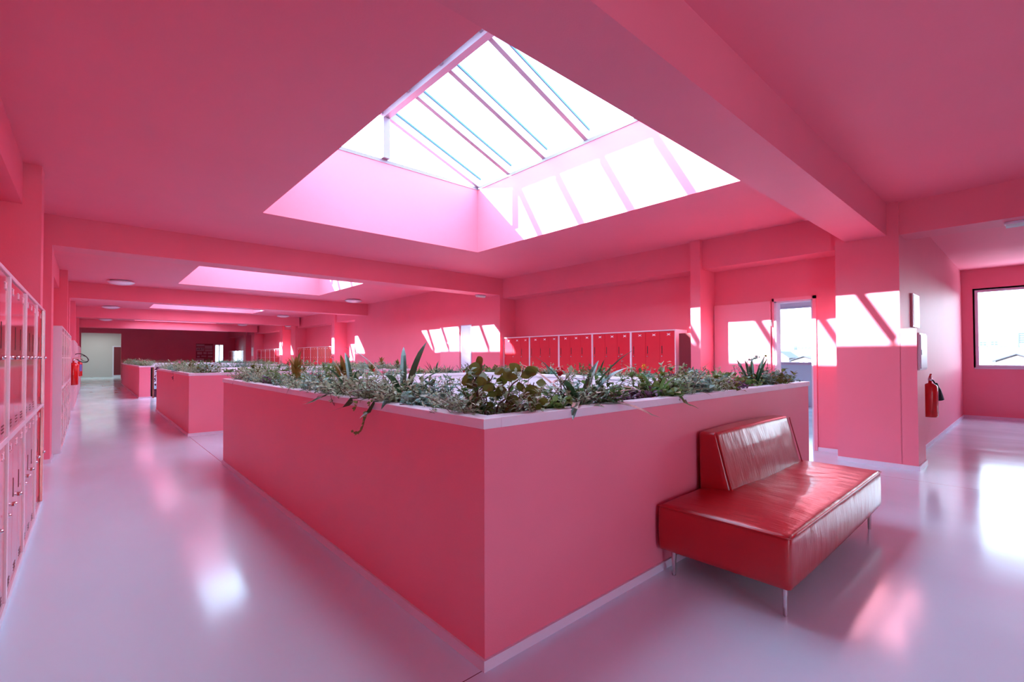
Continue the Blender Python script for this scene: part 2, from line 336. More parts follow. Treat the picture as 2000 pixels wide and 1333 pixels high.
window(1, XF, -3.9, .92, 1.13, 2.87, 'wide white framed window at the end of the side corridor looking to white blocks', [-.7, -2.3])
window(2, XF, 2.1, 7.6, 1.17, 2.80, 'white framed window of the pale blue room seen through the open door', [3.9, 5.75])
def added_window(n, X0, X1, z0, lb, nm):
    r = empty('window_%d' % n, ((X0 + X1) / 2, -4.8, z0)); struct(r, lb, 'window'); a = (X1 - X0) / 2; h_ = 2.87 - z0
    f = MB(); f.box(-a, a, .05, .13, 0, .06).box(-a, a, .05, .13, h_ - .06, h_).box(-a, -a + .06, .05, .13, .06, h_ - .06).box(a - .06, a, .05, .13, .06, h_ - .06); f.build('window_frame', METALW, r)
    for k in range(1, nm + 1): q = -a + 2 * a * k / (nm + 1); MB().box(q - .02, q + .02, .05, .13, .06, h_ - .06).build('mullion', METALW, r)
    MB().box(-a + .06, a - .06, .085, .091, .06, h_ - .06).build('pane', GLASS2, r)
added_window(8, NX0, NX1, .15, 'unseen glazing added behind the camera to bring daylight into the left aisle', 1)  # out of view, added as a daylight source for the foreground
r = empty('window_3', ((G0 + G1) / 2, YF, 0)); struct(r, 'slim bright glazed door in the dim far wall', 'window')
f = MB(); a = (G1 - G0) / 2; f.box(-a, -a + .05, 0, .08, 0, GT).box(a - .05, a, 0, .08, 0, GT).box(-.03, .03, 0, .08, 0, GT).box(-a, a, 0, .08, GT - .05, GT).box(-a, a, 0, .08, 0, .12)
f.build('window_frame', METALW, r); MB().box(-a + .05, a - .05, .04, .046, .12, GT - .05).build('pane', GLASS2, r)

# ---------------------------------------------------------------- skylights
def skylight(n, x0, x1, y0, y1, label):
    r = empty('window_%d' % n, (x0, y0, 4.48)); struct(r, label, 'skylight')
    def L(p): return (p[0] - x0, p[1] - y0, p[2] - 4.48)
    c = MB(); w = .05
    c.box(-.02, w - .04, -.02, y1 - y0 + .02, 0, .05).box(x1 - x0 - .01, x1 - x0 + .04, -.02, y1 - y0 + .02, 0, .05).box(0, x1 - x0, -.02, .01, 0, .05).box(0, x1 - x0, y1 - y0 - .01, y1 - y0 + .02, 0, .05)
    c.build('curb', SKYF, r)
    RX, RZ = 3.45, 5.24; AZ = 5.42
    MB().box(RX - .05 - x0, RX + .05 - x0, 0, y1 - y0, RZ - .07 - 4.48, RZ + .05 - 4.48).build('ridge_beam', SKYF, r)
    MB().box(RX - .25 - x0, RX - .19 - x0, 0, y1 - y0, 5.27 - 4.48, 5.345 - 4.48).build('ridge_beam', SKYF, r)
    MB().box(RX - .27 - x0, RX + .06 - x0, -.02, y1 - y0 + .02, AZ - .05 - 4.48, AZ + .05 - 4.48).box(RX - .05 - x0, RX + .05 - x0, 0, y1 - y0, 5.29 - 4.48, AZ - .05 - 4.48).build('ridge_cap', SKYF, r)
    ys_ = []; y = y1 - .03
    while y > y0 + .25: ys_.append(y); y -= .845
    ys_.append(y0 + .03)
    for y in ys_:
        MB().bar(L((x1 + .01, y, 4.585)), L((RX + .04, y, 5.27)), .07, .14).build('rafter', SKYF, r)
        MB().bar(L((x1 + .03, y - .028, 4.67)), L((RX + .03, y - .028, 5.355)), .03, .03).build('gasket', GASKET, r)
        MB().bar(L((x0 - .01, y, 4.585)), L((RX - .22, y, 5.24)), .07, .12).build('rafter', SKYF, r)
        MB().box(RX - .19 - x0, RX - .05 - x0, y - y0 - .03, y - y0 + .03, 5.22 - 4.48, 5.33 - 4.48).build('ridge_tie', SKYF, r)
    g = MB(); yy = y1 - y0
    g.poly([L((x1 + .03, y0, 4.68)), L((x1 + .03, y1, 4.68)), L((RX, y1, 5.375)), L((RX, y0, 5.375))])
    g.build('right_pane', GLASS, r)
    g = MB(); g.poly([L((x0 - .03, y1, 4.66)), L((x0 - .03, y0, 4.66)), L((RX - .2, y0, 5.375)), L((RX - .2, y1, 5.375))]); g.build('left_pane', GLASS, r)
    for yv in (y0 + .03, y1 - .03):
        MB().box(RX - .06 - x0, RX + .05 - x0, yv - y0 - .06, yv - y0 + .05, .05, RZ - .07 - 4.48).build('gable_post', SKYF, r)
        g = MB(); g.poly([L((x0, yv, 4.53)), L((x1, yv, 4.53)), L((x1, yv, 4.66)), L((RX, yv, 5.37)), L((x0, yv, 4.66))]); g.build('gable_pane', GLASS, r)
for i, s_ in enumerate(SKY):
    skylight(4 + i, *s_, ['glazed ridge skylight above the nearest planter', 'second glazed skylight beyond the first inner ceiling beam', 'third glazed skylight down the hall', 'last glazed skylight before the dim end of the hall'][i])

# ---------------------------------------------------------------- doors
r = empty('door_1', (XW, 2.22, 0)); struct(r, 'open doorway with slim white frame and wide pale pink leaf folded back', 'door')
f = MB(); f.box(-.02, T, -.045, 0, 0, 2.30).box(-.02, T, .53, .56, 0, 2.30).box(-.02, T, -.045, .56, 2.255, 2.30); f.build('door_frame', PALEPINK, r)
f = MB(); f.box(-.012, T + .01, 0, .022, 0, 2.25).box(-.012, T + .01, .50, .53, 0, 2.25).box(-.012, T + .01, 0, .53, 2.23, 2.255); f.build('door_lining', METALW, r)
lf = MB().box(-.05, -.008, .575, 1.47, .01, 2.265).build('door_leaf', PALEPINK, r); bevel(lf, .004)
for z in (.35, 1.92): MB().tube([(-.055, .565, z - .05), (-.055, .565, z + .05)], .011, 10).build('hinge', CHROME, r)
sg = MB(); sg.box(-.062, -.05, .945, 1.11, 1.775, 1.83); s2 = sg.build('door_sign', PLATE, r)
q = MB(); q.box(-.0632, -.062, .96, 1.02, 1.812, 1.817).box(-.0632, -.062, .96, 1.005, 1.803, 1.808).box(-.0632, -.062, .96, 1.02, 1.793, 1.799).box(-.0632, -.062, 1.09, 1.095, 1.79, 1.81); q.build('sign_print', BLUEL, s2)
r = empty('door_2', (XR, 9.95, 0)); struct(r, 'pink door folded open on the flush wall beside a narrow pale blue opening', 'door')
f = MB(); f.box(-.015, .5, 0, .02, 0, 2.26).box(-.015, .5, .45, .47, 0, 2.26).box(-.015, .5, .02, .45, 2.24, 2.26); f.build('door_frame', METALW, r)
lf = MB().box(-.045, -.005, .50, 1.43, .01, 2.25).build('door_leaf', PALEPINK, r); bevel(lf, .004)
MB().box(-.055, -.045, .95, 1.09, 1.765, 1.82).build('door_sign', PLATE, lf)
MB().tube([(-.05, .49, 2.0), (-.05, .49, 2.1)], .011, 8).build('hinge', CHROME, r)
MB().box(.50, .52, .02, .45, .0, 2.24).build('inner_panel', BLUEW, r)
for i, (y0, lb) in enumerate(((17.45, 'pink door in the recess beyond the flush wall'), (25.1, 'pink door in the recess of the fourth bay'))):
    r = empty('door_%d' % (3 + i), (XW, y0, 0)); struct(r, lb, 'door')
    MB().box(-.03, -.002, 0, .92, 0, 2.26).build('door_leaf', PALEPINK, r); MB().box(-.034, -.001, -.04, 0, 0, 2.30).box(-.034, -.001, .92, .96, 0, 2.30).box(-.034, -.001, -.04, .96, 2.26, 2.30).build('door_frame', METALW, r)
r = empty('door_5', (1.35, 46.0, 0)); struct(r, 'dark glazed door with white frame in the grey lobby', 'door')
f = MB(); f.box(-.08, 0, -.05, 0, 0, 2.30).box(.95, 1.03, -.05, 0, 0, 2.30).box(0, .95, -.05, 0, 2.22, 2.30).box(0, .95, -.05, 0, 0, .12); f.build('door_frame', METALW, r)
MB().box(0, .95, -.03, -.01, .12, 2.22).build('door_leaf', DKRED, r)

# ---------------------------------------------------------------- planters round the floor openings
def frame(b, x0, x1, y0, y1, w, z0, z1, sides='LRNF', wy=None):
    wy = wy or w
    if 'L' in sides: b.box(x0, x0 + w, y0, y1, z0, z1)
    if 'R' in sides: b.box(x1 - w, x1, y0, y1, z0, z1)
    if 'N' in sides: b.box(x0 + w, x1 - w, y0, y0 + wy, z0, z1)
    if 'F' in sides: b.box(x0 + w, x1 - w, y1 - wy, y1, z0, z1)
    return b
def planter(k, label):
    x0, x1, y0, y1 = PL[k]; r = empty('planter', (0, 0, 0)); tag(r, label, 'planter')
    sides = 'LRNF'
    frame(MB(), x0, x1, y0, y1, .08, 0, 1.075).build('outer_wall', PINK, r)
    frame(MB(), x0 + RW - .06, x1 - RW + .06, y0 + RW - .06, y1 - RW + .06, .06, -.3, 1.08).build('inner_wall', WHITE, r)
    c = MB(); frame(c, x0 - .012, x1 + .012, y0 - .012, y1 + .012, .105, 1.075, 1.122); bevel(c.build('outer_coping', COPE, r), .004)
    c = MB(); frame(c, x0 + RW - .075, x1 - RW + .075, y0 + RW - .075, y1 - RW + .075, .085, 1.08, 1.122); bevel(c.build('inner_coping', WHITE, r), .004)
    frame(MB(), x0 + .081, x1 - .081, y0 + .081, y1 - .081, RW - .142, .85, 1.06).build('soil', SOIL, r)
    frame(MB(), x0 - .013, x1 + .013, y0 - .013, y1 + .013, .013, 0, .05).build('baseboard', BASEM, r)
    return r
planter(0, 'long square pink planter with white coping in the foreground, ringing the nearest opening')
planter(1, 'pink planter ringing the second opening, behind the nearest planter')
x0, x1, y0, y1 = PL[2]; r = empty('planter'); tag(r, 'farthest pink planter, open towards the stair, brown board on its near end', 'planter')
TW = .36
def ubox(b, w0, w1, z0, z1):
    b.box(x0 + w0, x0 + w1, y0 + w0, y1 - w0, z0, z1); b.box(x1 - w1, x1 - w0, y0 + w0, y1 - w0, z0, z1); b.box(x0 + w1, x1 - w1, y1 - w1, y1 - w0, z0, z1); return b
ob = ubox(MB(), 0, .06, 0, 1.075); ob.box(x0 + .06, x0 + TW - .05, y0, y0 + .06, 0, 1.075).box(x1 - TW + .05, x1 - .06, y0, y0 + .06, 0, 1.075); ob.build('outer_wall', PINK, r)
ubox(MB(), TW - .05, TW, -.3, 1.08).build('inner_wall', WHITE, r)
c = ubox(MB(), -.012, .08, 1.075, 1.122); c.box(x0 + .08, x0 + TW + .01, y0 - .012, y0 + .08, 1.075, 1.122).box(x1 - TW - .01, x1 - .08, y0 - .012, y0 + .08, 1.075, 1.122); c.build('outer_coping', COPE, r)
ubox(MB(), TW - .06, TW + .01, 1.081, 1.122).build('inner_coping', WHITE, r)
ubox(MB(), .061, TW - .051, .85, 1.06).build('soil', SOIL, r)
b = MB(); b.box(x0 - .013, x0, y0 - .013, y1, 0, .05).box(x0, x0 + TW, y0 - .013, y0, 0, .05); b.build('baseboard', BASEM, r)
MB().box(x0 + TW + .002, x0 + TW + .05, y0 - .03, y0 + .35, 0, 1.07).build('end_board', BROWN, r)
# ---------------------------------------------------------------- lockers
LW, LH, LD = .917, 1.875, .41
def locker(full=True):
    r = empty('locker_unit')
    b = MB(); s = .020
    b.box(0, LD, 0, s, 0, LH).box(0, LD, LW - s, LW, 0, LH).box(0, LD, s, LW - s, LH - .022, LH).box(0, LD, s, LW - s, 0, .05).box(0, LD, s, LW - s, .935, .968).box(LD - .015, LD, s, LW - s, .05, LH - .022)
    bevel(b.build('body', LOCKW, r), .002, 1)
    dw = (LW - 2 * s) / 3
    for tier, (z0, z1) in enumerate(((.053, .932), (.971, LH - .025))):
        for k in range(3):
            y0 = s + k * dw + .0025; y1 = s + (k + 1) * dw - .0025
            hy = y1                                             # hinge on the low-y side, lock by the high-y side
            d = MB(); w = y1 - y0; d.box(0, .018, 0, w, 0, z1 - z0)
            zz = (1.405, 1.45, 1.59, 1.79) if tier else (.51, .555, .67, .875)
            zz = [q - z0 for q in zz]; vz = .03
            for v in range(3): d.box(-.0012, 0, w * .34, w * .66, vz + .018 * v, vz + .006 + .018 * v, 1)
            if not full:
                d.box(-.001, 0, w - .045, w - .032, zz[1], zz[2], 1).box(-.002, 0, w * .32, w * .49, zz[3] - .014, zz[3] + .014, 2).box(-.012, 0, w - .05, w - .03, zz[0] - .01, zz[0] + .01, 2)
            D = d.build('door', [LOCKR, SLOT, PLATE], r, loc=(.010, y0, z0))
            if full:
                MB().box(-.0015, 0, w - .046, w - .030, zz[1], zz[2]).build('handle_slot', SLOT, D)
                p = MB(); py = w * .40
                p.box(-.003, 0, py - .022, py + .022, zz[3] - .013, zz[3] + .013)
                for a, c in ((-1, -1), (1, -1), (-1, 1), (1, 1)): p.bar((-.0015, py + a * .018, zz[3] + c * .010), (-.0015, py + a * .031, zz[3] + c * .019), .008, .003, side=Vector((0, 0, 1)))
                p.build('number_plate', PLATE, D)
                MB().tube([(0, w - .038, zz[0]), (-.010, w - .038, zz[0]), (-.014, w - .038, zz[0]), (-.020, w - .038, zz[0])], [.013, .013, .010, .008], 12).build('lock', CHROME, D, smooth=True)
    return r
LF = locker(True); LS = locker(False)
first = {'f': True, 's': True}
def put_locker(x, y, flip, full, label, group=None):
    k = 'f' if full else 's'; src = LF if full else LS
    if first[k]: o = src; first[k] = False; SRC[k] = o
    else: o = copy_tree(src)
    o.location = (x, y, 0); o.rotation_euler = (0, 0, math.pi if flip else 0)
    tag(o, label, 'lockers', group); return o
SRC = {}
ordn = ['nearest', 'second', 'third', 'fourth', 'fifth']
row_l = ['nearest red locker unit of the left row, cut by the frame edge', 'second visible red locker unit of the left row', 'third visible red locker unit of the left row', 'last red locker unit of the near left row, beside the first pier']
for i in range(5):
    y = 6.585 - i * LW
    lb = [row_l[3], row_l[2], row_l[1], row_l[0], 'red locker unit of the left row beside the camera'][i]
    o = put_locker(-.33, y, True, True, lb, 'red lockers along the left wall')
    if i == 0: LASTL = o
for i in range(5):
    put_locker(XR + .10, 4.20 + LW * i, False, True, 'red locker unit behind the near planter, ' + ['rightmost in the row beside the pier', 'second from the right in the row', 'middle of the row of five', 'second from the left in the row', 'leftmost in the row, sunlit top corner'][i], 'red lockers behind the near planter')
for nm, ys0, n in (('second left group', 9.58, 5), ('third left group', 17.1, 5), ('fourth left group', 24.6, 5)):
    for i in range(n): put_locker(-.30, ys0 + LW * (i + 1), True, False, '%s red locker unit of the %s along the left wall' % (ordn[i], nm), 'red lockers farther along the left wall')
for nm, ys0 in (('third bay', 19.68), ('fourth bay', 27.2), ('last dim bay', 34.9)):
    for i in range(5): put_locker(XR + .10, ys0 + LW * i, False, False, '%s red locker unit from the right in the %s of the right wall' % (ordn[i].replace('nearest', 'first'), nm), 'red lockers in the far right bays')
for ch in LASTL.children:
    if ch.name.startswith('door') and ch.location.y < .1: ch.rotation_euler = (0, 0, R(4)) 
tag(MB().box(XR + .14, XR + .165, 3.93, 4.16, 0, 1.80).build('red_board', DKRED), 'tall thin dark red board standing between the lockers and the pier', 'board')

# ---------------------------------------------------------------- sofa
def puffy(x0, x1, y0, y1, z0, z1, r, fn, nx=40, ny=18, nz=8):
    b = MB(); c = Vector(((x0 + x1) / 2, (y0 + y1) / 2, (z0 + z1) / 2)); idx = {}
    def vert(i, j, k):
        key = (i, j, k)
        if key in idx: return idx[key]
        def g(t, n): return t / n
        p = Vector((x0 + (x1 - x0) * i / nx, y0 + (y1 - y0) * j / ny, z0 + (z1 - z0) * k / nz))
        q = Vector((min(max(p.x, x0 + r), x1 - r), min(max(p.y, y0 + r), y1 - r), min(max(p.z, z0 + r), z1 - r)))
        d = p - q
        if d.length > 1e-9: p = q + d.normalized() * r
        p = fn(p, (p.x - x0) / (x1 - x0), (p.y - y0) / (y1 - y0), (p.z - z0) / (z1 - z0))
        idx[key] = len(b.v); b.v.append(tuple(p)); return idx[key]
    def q(a, b_, c_, d_): b.f.append([vert(*a), vert(*b_), vert(*c_), vert(*d_)]); b.m.append(0)
    for i in range(nx):
        for j in range(ny):
            q((i, j, nz), (i + 1, j, nz), (i + 1, j + 1, nz), (i, j + 1, nz)); q((i, j + 1, 0), (i + 1, j + 1, 0), (i + 1, j, 0), (i, j, 0))
        for k in range(nz):
            q((i, 0, k), (i + 1, 0, k), (i + 1, 0, k + 1), (i, 0, k + 1)); q((i + 1, ny, k), (i, ny, k), (i, ny, k + 1), (i + 1, ny, k + 1))
    for j in range(ny):
        for k in range(nz):
            q((0, j + 1, k), (0, j, k), (0, j, k + 1), (0, j + 1, k + 1)); q((nx, j, k), (nx, j + 1, k), (nx, j + 1, k + 1), (nx, j, k + 1))
    return b
SX0, SX1, SY0, SY1 = 2.725, 4.86, .872, 1.640
sofa = empty('bench_sofa', (SX0, SY0, 0)); tag(sofa, 'low glossy red leather bench sofa with short backrest and steel legs against the near planter', 'sofa')
from mathutils import noise as NZ
def seat_fn(p, u, v, w):
    e = (1 - abs(2 * u - 1) ** 5) * (1 - abs(2 * v - 1) ** 3)
    if w > .75:
        p.z += .030 * e - .022 * math.exp(-((u - .62) / .22) ** 2 - ((v - .45) / .3) ** 2)
        wr = math.exp(-((u - .72) / .2) ** 2) * math.exp(-((v - .30) / .28) ** 2)
        s_ = math.sin(u * 95 + v * 9 + 2.5 * NZ.noise(Vector((u * 6, v * 4, 0))))
        p.z += wr * .0045 * max(0, s_) ** 3 - .004 * wr
        p.z += .003 * NZ.noise(Vector((u * 14, v * 5, 1)))
    if v < .1: p.y -= .010 * (1 - abs(2 * u - 1) ** 4) * math.sin(math.pi * min(1, max(0, w))) + .002 * NZ.noise(Vector((u * 30, 0, w * 3)))
    if u < .1: p.x -= .008 * math.sin(math.pi * min(1, max(0, w)))
    if u > .9: p.x += .008 * math.sin(math.pi * min(1, max(0, w)))
    if w < .2: p.z -= .010 * (1 - abs(2 * u - 1) ** 3)
    return p
s = puffy(0, SX1 - SX0, 0, SY1 - SY0, .165, .452, .022, seat_fn, 90, 34, 10)
seat = s.build('seat', LEATHER, sofa, smooth=True)
pp = MB(); L_, D_ = SX1 - SX0, SY1 - SY0
pp.tube([(x, .001, .444 + .0 * x) for x in [L_ * i / 20 for i in range(21)]], .0055, 8); pp.tube([(.002, D_ * i / 10, .444) for i in range(11)], .0055, 8); pp.tube([(L_ - .002, D_ * i / 10, .444) for i in range(11)], .0055, 8)
pp.build('piping', LEATHER, seat, smooth=True)
def back_fn(p, u, v, w):
    # v: 0 front, 1 back. front leans back towards the top
    p.y = p.y + (1 - v) * (.105 * w) - .012 * math.sin(math.pi * u) * (1 - v)
    p.z += .012 * math.sin(math.pi * min(1, max(0, u))) * (w > .6)
    if v < .2: p.y -= .012 * math.sin(math.pi * min(1, max(0, w))) * math.sin(math.pi * min(1, max(0, u))) + .0025 * NZ.noise(Vector((u * 20, w * 4, 3)))
    if w > .3 and (u > .9): p.x -= .05 * (w - .3) * 0 
    return p
bk = puffy(.545, 1.985, .535, D_ - .004, .438, .858, .024, back_fn, 50, 10, 20).build('backrest', LEATHER, sofa, smooth=True)
for xx in (.552, 1.978): MB().tube([(xx, .528 + .10 * t, .462 + .385 * t) for t in [i / 10 for i in range(11)]], .005, 8).build('piping', LEATHER, bk, smooth=True)
for lx, ly in ((.075, .052), (.075, .70), (L_ - .165, .05), (L_ - .165, .70)):
    MB().lathe((lx, ly, 0), [(.010, 0), (.0115, .004), (.0135, .09), (.0165, .17)], 20).build('leg', CHROME, sofa, smooth=False)

# ---------------------------------------------------------------- ceiling lights, exit lights
def dome(x, y, label):
    r = empty('ceiling_light', (x, y, CZ)); tag(r, label, 'ceiling light', 'round ceiling lights')
    MB().lathe((0, 0, -.035), [(.20, 0), (.22, .035)], 32).build('base', METALW, r)
    MB().lathe((0, 0, -.11), [(.02, 0), (.10, .004), (.18, .018), (.24, .042), (.272, .066), (.275, .074), (.25, .078)], 40).build('lamp_shade', DOME, r, smooth=True)
for i, y in enumerate((15.25, 22.95, 30.6)):
    for x, sd_ in ((.57, 'left'), (6.56, 'right')):
        dome(x, y, 'round opal ceiling light before the %s inner beam, %s side of the hall' % (['second', 'third', 'fourth'][i], sd_))
def exit_light(x, y, rz, label):
    r = empty('emergency_light', (x, y, BZ), rz); tag(r, label, 'emergency light')
    bevel(MB().box(-.13, .13, -.06, .06, -.03, 0).build('housing', METALW, r), .008)
    q = MB(); n = 8
    pr = [(.05 * math.cos(math.pi * i / n), -.03 - .035 * math.sin(math.pi * i / n)) for i in range(n + 1)]
    for i in range(n): q.poly([(-.115, pr[i][0], pr[i][1]), (-.115, pr[i + 1][0], pr[i + 1][1]), (.115, pr[i + 1][0], pr[i + 1][1]), (.115, pr[i][0], pr[i][1])])
    q.poly([(-.115, a, b) for a, b in pr]); q.poly([(.115, a, b) for a, b in pr][::-1]); q.build('lens', GREENM, r)
exit_light(7.80, .10, R(90), 'small emergency light under the beam at the corridor mouth')
exit_light(7.12, 9.08, 0, 'small emergency light under the second ceiling beam near the lockers')
exit_light(7.05, 23.9, 0, 'small emergency light under the fourth ceiling beam')

# ---------------------------------------------------------------- wall things
r = empty('electrical_cabinet', (7.80, .975, 1.22)); tag(r, 'pale enamel electrical cabinet on the end of the low boxed pier', 'cabinet')
bevel(MB().box(-.26, .26, -.022, 0, 0, .46).build('body', STEELB, r), .004); bevel(MB().box(-.235, .235, -.032, -.022, .02, .44).build('door', STEELB, r), .004)
MB().box(-.225, -.19, -.037, -.032, .19, .25).build('lock', GREENM, r)
r = empty('wall_panel', (8.52, 1.135, 1.79)); tag(r, 'slim white framed panel high on the corridor wall above the cabinet', 'panel')
bevel(MB().box(-.25, .25, -.03, 0, 0, .46).build('frame', CHROME, r), .004); MB().box(-.23, .23, -.034, -.03, .02, .44).build('face', PLATE, r)
def extinguisher(x, y, z, rz, rad, h, label, horn, lab=False):
    r = empty('fire_extinguisher', (x, y, z), rz); tag(r, label, 'fire extinguisher')
    MB().lathe((0, 0, 0), [(rad * .85, 0), (rad, .015), (rad, h - rad * .7), (rad * .85, h - rad * .35), (rad * .5, h - rad * .08), (.02, h), (.018, h + .03)], 28).build('cylinder', REDP, r, smooth=True)
    v = MB().lathe((0, 0, h + .03), [(.018, 0), (.024, .01), (.02, .05)], 14); v.build('valve', CHROME, r, smooth=True)
    hd = MB(); hd.bar((-.02, 0, h + .065), (.10, 0, h + .085), .022, .012); hd.bar((-.02, 0, h + .085), (.09, 0, h + .125), .022, .010); hd.build('handle', REDP, r)
    br = MB()
    if horn == 'horn': br.box(-.03, .03, rad - .005, rad + .03, h * .55, h * .62)
    else: br.box(-rad - .02, -rad + .005, -.03, .03, h * .55, h * .62)
    br.build('bracket', CHROME, r)
    hs = MB()
    if horn == 'horn':
        hs.tube([(.02, -.01, h + .05), (.06, -.03, h + .03), (.09, -.045, h - .02)], .010, 8); hs.build('hose', BLACK, r, smooth=True)
        MB().tube([(.07, -.05, h - .005), (.085, -.06, h - .06), (.10, -.065, h - .10), (.135, -.08, h - .24), (.137, -.081, h - .245)], [.022, .028, .042, .056, .02], 20).build('horn', BLACK, r, smooth=True)
        MB().box(-.004, .004, -rad - .002, -rad + .01, .02, h * .75).build('stripe', PLATE, r)
    else:
        pts = []
        for i in range(25):
            t = i / 24 * 2 * math.pi * .82 + .4; pts.append((.02 + .125 * (1 - math.cos(t)) * .9, -.02 + .02 * math.sin(t), h + .10 + .10 * math.sin(t + .5)))
        hs.tube(pts, .009, 8); hs.build('hose', BLACK, r, smooth=True)
    if lab: MB().box(rad * .2, rad * .9, -rad - .003, -rad * .75, h * .35, h * .8).build('sticker', BLUEL, r)
    return r
extinguisher(8.90, 1.02, .53, 0, .085, .48, 'red fire extinguisher with black horn hanging on the corridor wall behind the boxed pier', 'horn')
extinguisher(-.265, 14.33, .80, 0, .088, .50, 'red fire extinguisher with looped black hose on the left pier, the nearer one', 'loop')
extinguisher(-.265, 21.85, .78, 0, .088, .50, 'red fire extinguisher with blue sticker farther along the left wall', 'loop', True)
extinguisher(7.40, 19.45, 1.05, 0, .06, .30, 'tiny red fire extinguisher on the pier behind the second planter', 'loop')
tag(MB().box(7.485, 7.499, 32.15, 32.6, 1.50, 2.02).build('notice_sheet', PLATE), 'white notice sheet pinned on the far right pier', 'notice')
r = empty('poster_board', (6.1, YF - .002, 1.15)); tag(r, 'dark red lettering poster board beside the slim glazed door on the far wall', 'poster')
MB().box(-.52, .52, -.03, 0, 0, 1.25).build('board', SIGNM, r)
pp = MB()
for (a, b, z0, z1) in ((-.50, -.02, 1.05, 1.2), (.0, .47, .88, 1.12), (-.5, -.03, .72, .98), (.02, .48, .70, .84), (-.45, -.15, .48, .66), (-.08, .12, .5, .66), (.18, .48, .5, .64), (-.45, -.3, .28, .38), (-.2, .1, .32, .4), (.2, .48, .28, .4), (-.5, -.05, .05, .2)): pp.box(a, b, -.034, -.03, z0, z1)
pp.build('printed_strips', CREAM, r)
tx = bpy.data.curves.new('lettering', 'FONT'); tx.body = 'ART'; tx.size = .24; tx.extrude = .002; to = bpy.data.objects.new('lettering_source', tx); COL.objects.link(to)
dg = bpy.context.evaluated_depsgraph_get(); me = bpy.data.meshes.new_from_object(to.evaluated_get(dg)); bpy.data.objects.remove(to, do_unlink=True)
to = bpy.data.objects.new('lettering', me); COL.objects.link(to); me.materials.clear(); me.materials.append(INK)
to.parent = r; to.rotation_euler = (R(90), 0, 0); to.location = (-.48, -.037, .765)
# ---------------------------------------------------------------- plants
def lm(name, c, c2, tr=.25, rough=.45, ns=30): return mat(name, c, rough, noise=.5, nscale=ns, col2=c2, trans=tr)
L_VAR = lm('variegated_leaf', (.42, .50, .33), (.14, .24, .09), .2)
L_GRN = lm('mid_green_leaf', (.12, .22, .06), (.05, .12, .03), .25)
L_IVY = lm('ivy_leaf', (.20, .32, .08), (.06, .13, .03), .25)
L_DRK = lm('dark_strap_leaf', (.045, .11, .04), (.02, .055, .025), .12, .3, 8)
L_BLU = lm('blue_green_leaf', (.24, .40, .32), (.10, .22, .15), .2)
L_OLV = lm('olive_leaf', (.16, .19, .03), (.09, .08, .02), .15, .25, 10)
L_CRO = lm('croton_leaf', (.30, .16, .03), (.10, .10, .02), .15, .3, 22)
L_PUR = lm('purple_leaf', (.17, .055, .13), (.07, .03, .07), .1)
STEM = mat('brown_stem', (.13, .05, .035), .6, noise=.3, nscale=20)
STEMG = mat('green_stem', (.14, .17, .06), .6)
REDF = mat('red_petal', (.55, .01, .02), .5, trans=.2)
YELF = mat('yellow_leaf', (.62, .36, .03), .5, trans=.3)
PINKF = mat('pink_petal', (.62, .22, .34), .5, trans=.2)
DRY = mat('dry_leaf', (.30, .10, .04), .7)
def rv(rn, s=1.0): return Vector((rn.uniform(-s, s), rn.uniform(-s, s), rn.uniform(-s, s)))
def bush(seed, h=.18, rad=.13, stems=11, per=15, ll=.030, lw=.017, leaf=0, arch=.5, sprawl=1.0):
    rn = random.Random(seed); b = MB(); ll *= 1.45; lw *= 1.45; per = int(per * .8)
    for i in range(stems):
        a = rn.uniform(0, 2 * math.pi); base = Vector((rn.uniform(-1, 1) * rad * .5, rn.uniform(-1, 1) * rad * .5, -.01))
        d = Vector((math.cos(a) * rn.uniform(.1, .9) * sprawl, math.sin(a) * rn.uniform(.1, .9) * sprawl, 1)).normalized()
        L = h * rn.uniform(.55, 1.15); p = base.copy(); pts = [p.copy()]; n = 5
        for k in range(n):
            p = p + d * (L / n); d = (d + rv(rn, .28) + Vector((math.cos(a), math.sin(a), -.3)) * arch * .22).normalized(); pts.append(p.copy())
        b.tube(pts, .0017, 3, 1, cap=False)
        for k in range(per):
            t = rn.uniform(.12, 1.0) * n; q = int(min(t, n - 1)); pos = pts[q].lerp(pts[q + 1], t - q)
            ld = Vector((rn.uniform(-1, 1), rn.uniform(-1, 1), rn.uniform(-.25, .8))).normalized(); s = rn.uniform(.6, 1.25)
            b.blade(pos, ld, Vector((0, 0, 1)) + rv(rn, .4), ll * s, lw * s, .5, 2, [.25, 1, 0], .2, 0)
    return b
def strap(seed, n=14, L=.36, w=.034, spread=.8, droop=1.4, upr=.5):
    rn = random.Random(seed); b = MB()
    for i in range(n):
        a = i * 2.4 + rn.uniform(-.3, .3); f = i / n; sp = spread * (.35 + .9 * f)
        d = Vector((math.cos(a) * sp * 1.25, math.sin(a) * sp * 1.25, 1.05 - upr * f)).normalized(); l = L * rn.uniform(.75, 1.15)
        b.blade((math.cos(a) * .012, math.sin(a) * .012, -.01), d, Vector((0, 0, 1)), l, w * rn.uniform(.8, 1.15), droop * rn.uniform(.5, 1.3), 9, [.55, .85, 1, .95, .75, 0], .22, 0)
    return b
def croton(seed, n=16, L=.17, w=.038, h=.16):
    rn = random.Random(seed); b = MB(); b.tube([(0, 0, -.01), (.004, 0, h * .5), (0, .004, h)], .005, 6, 1)
    for i in range(n):
        f = i / n; a = i * 2.4; z = h * (.25 + .75 * f); d = Vector((math.cos(a) * (.75 - .55 * f), math.sin(a) * (.75 - .55 * f), 1)).normalized()
        b.blade((0, 0, z), d, Vector((0, 0, 1)), L * rn.uniform(.75, 1.1), w, .35, 5, [.3, .9, 1, .7, 0], .25, 0)
    return b
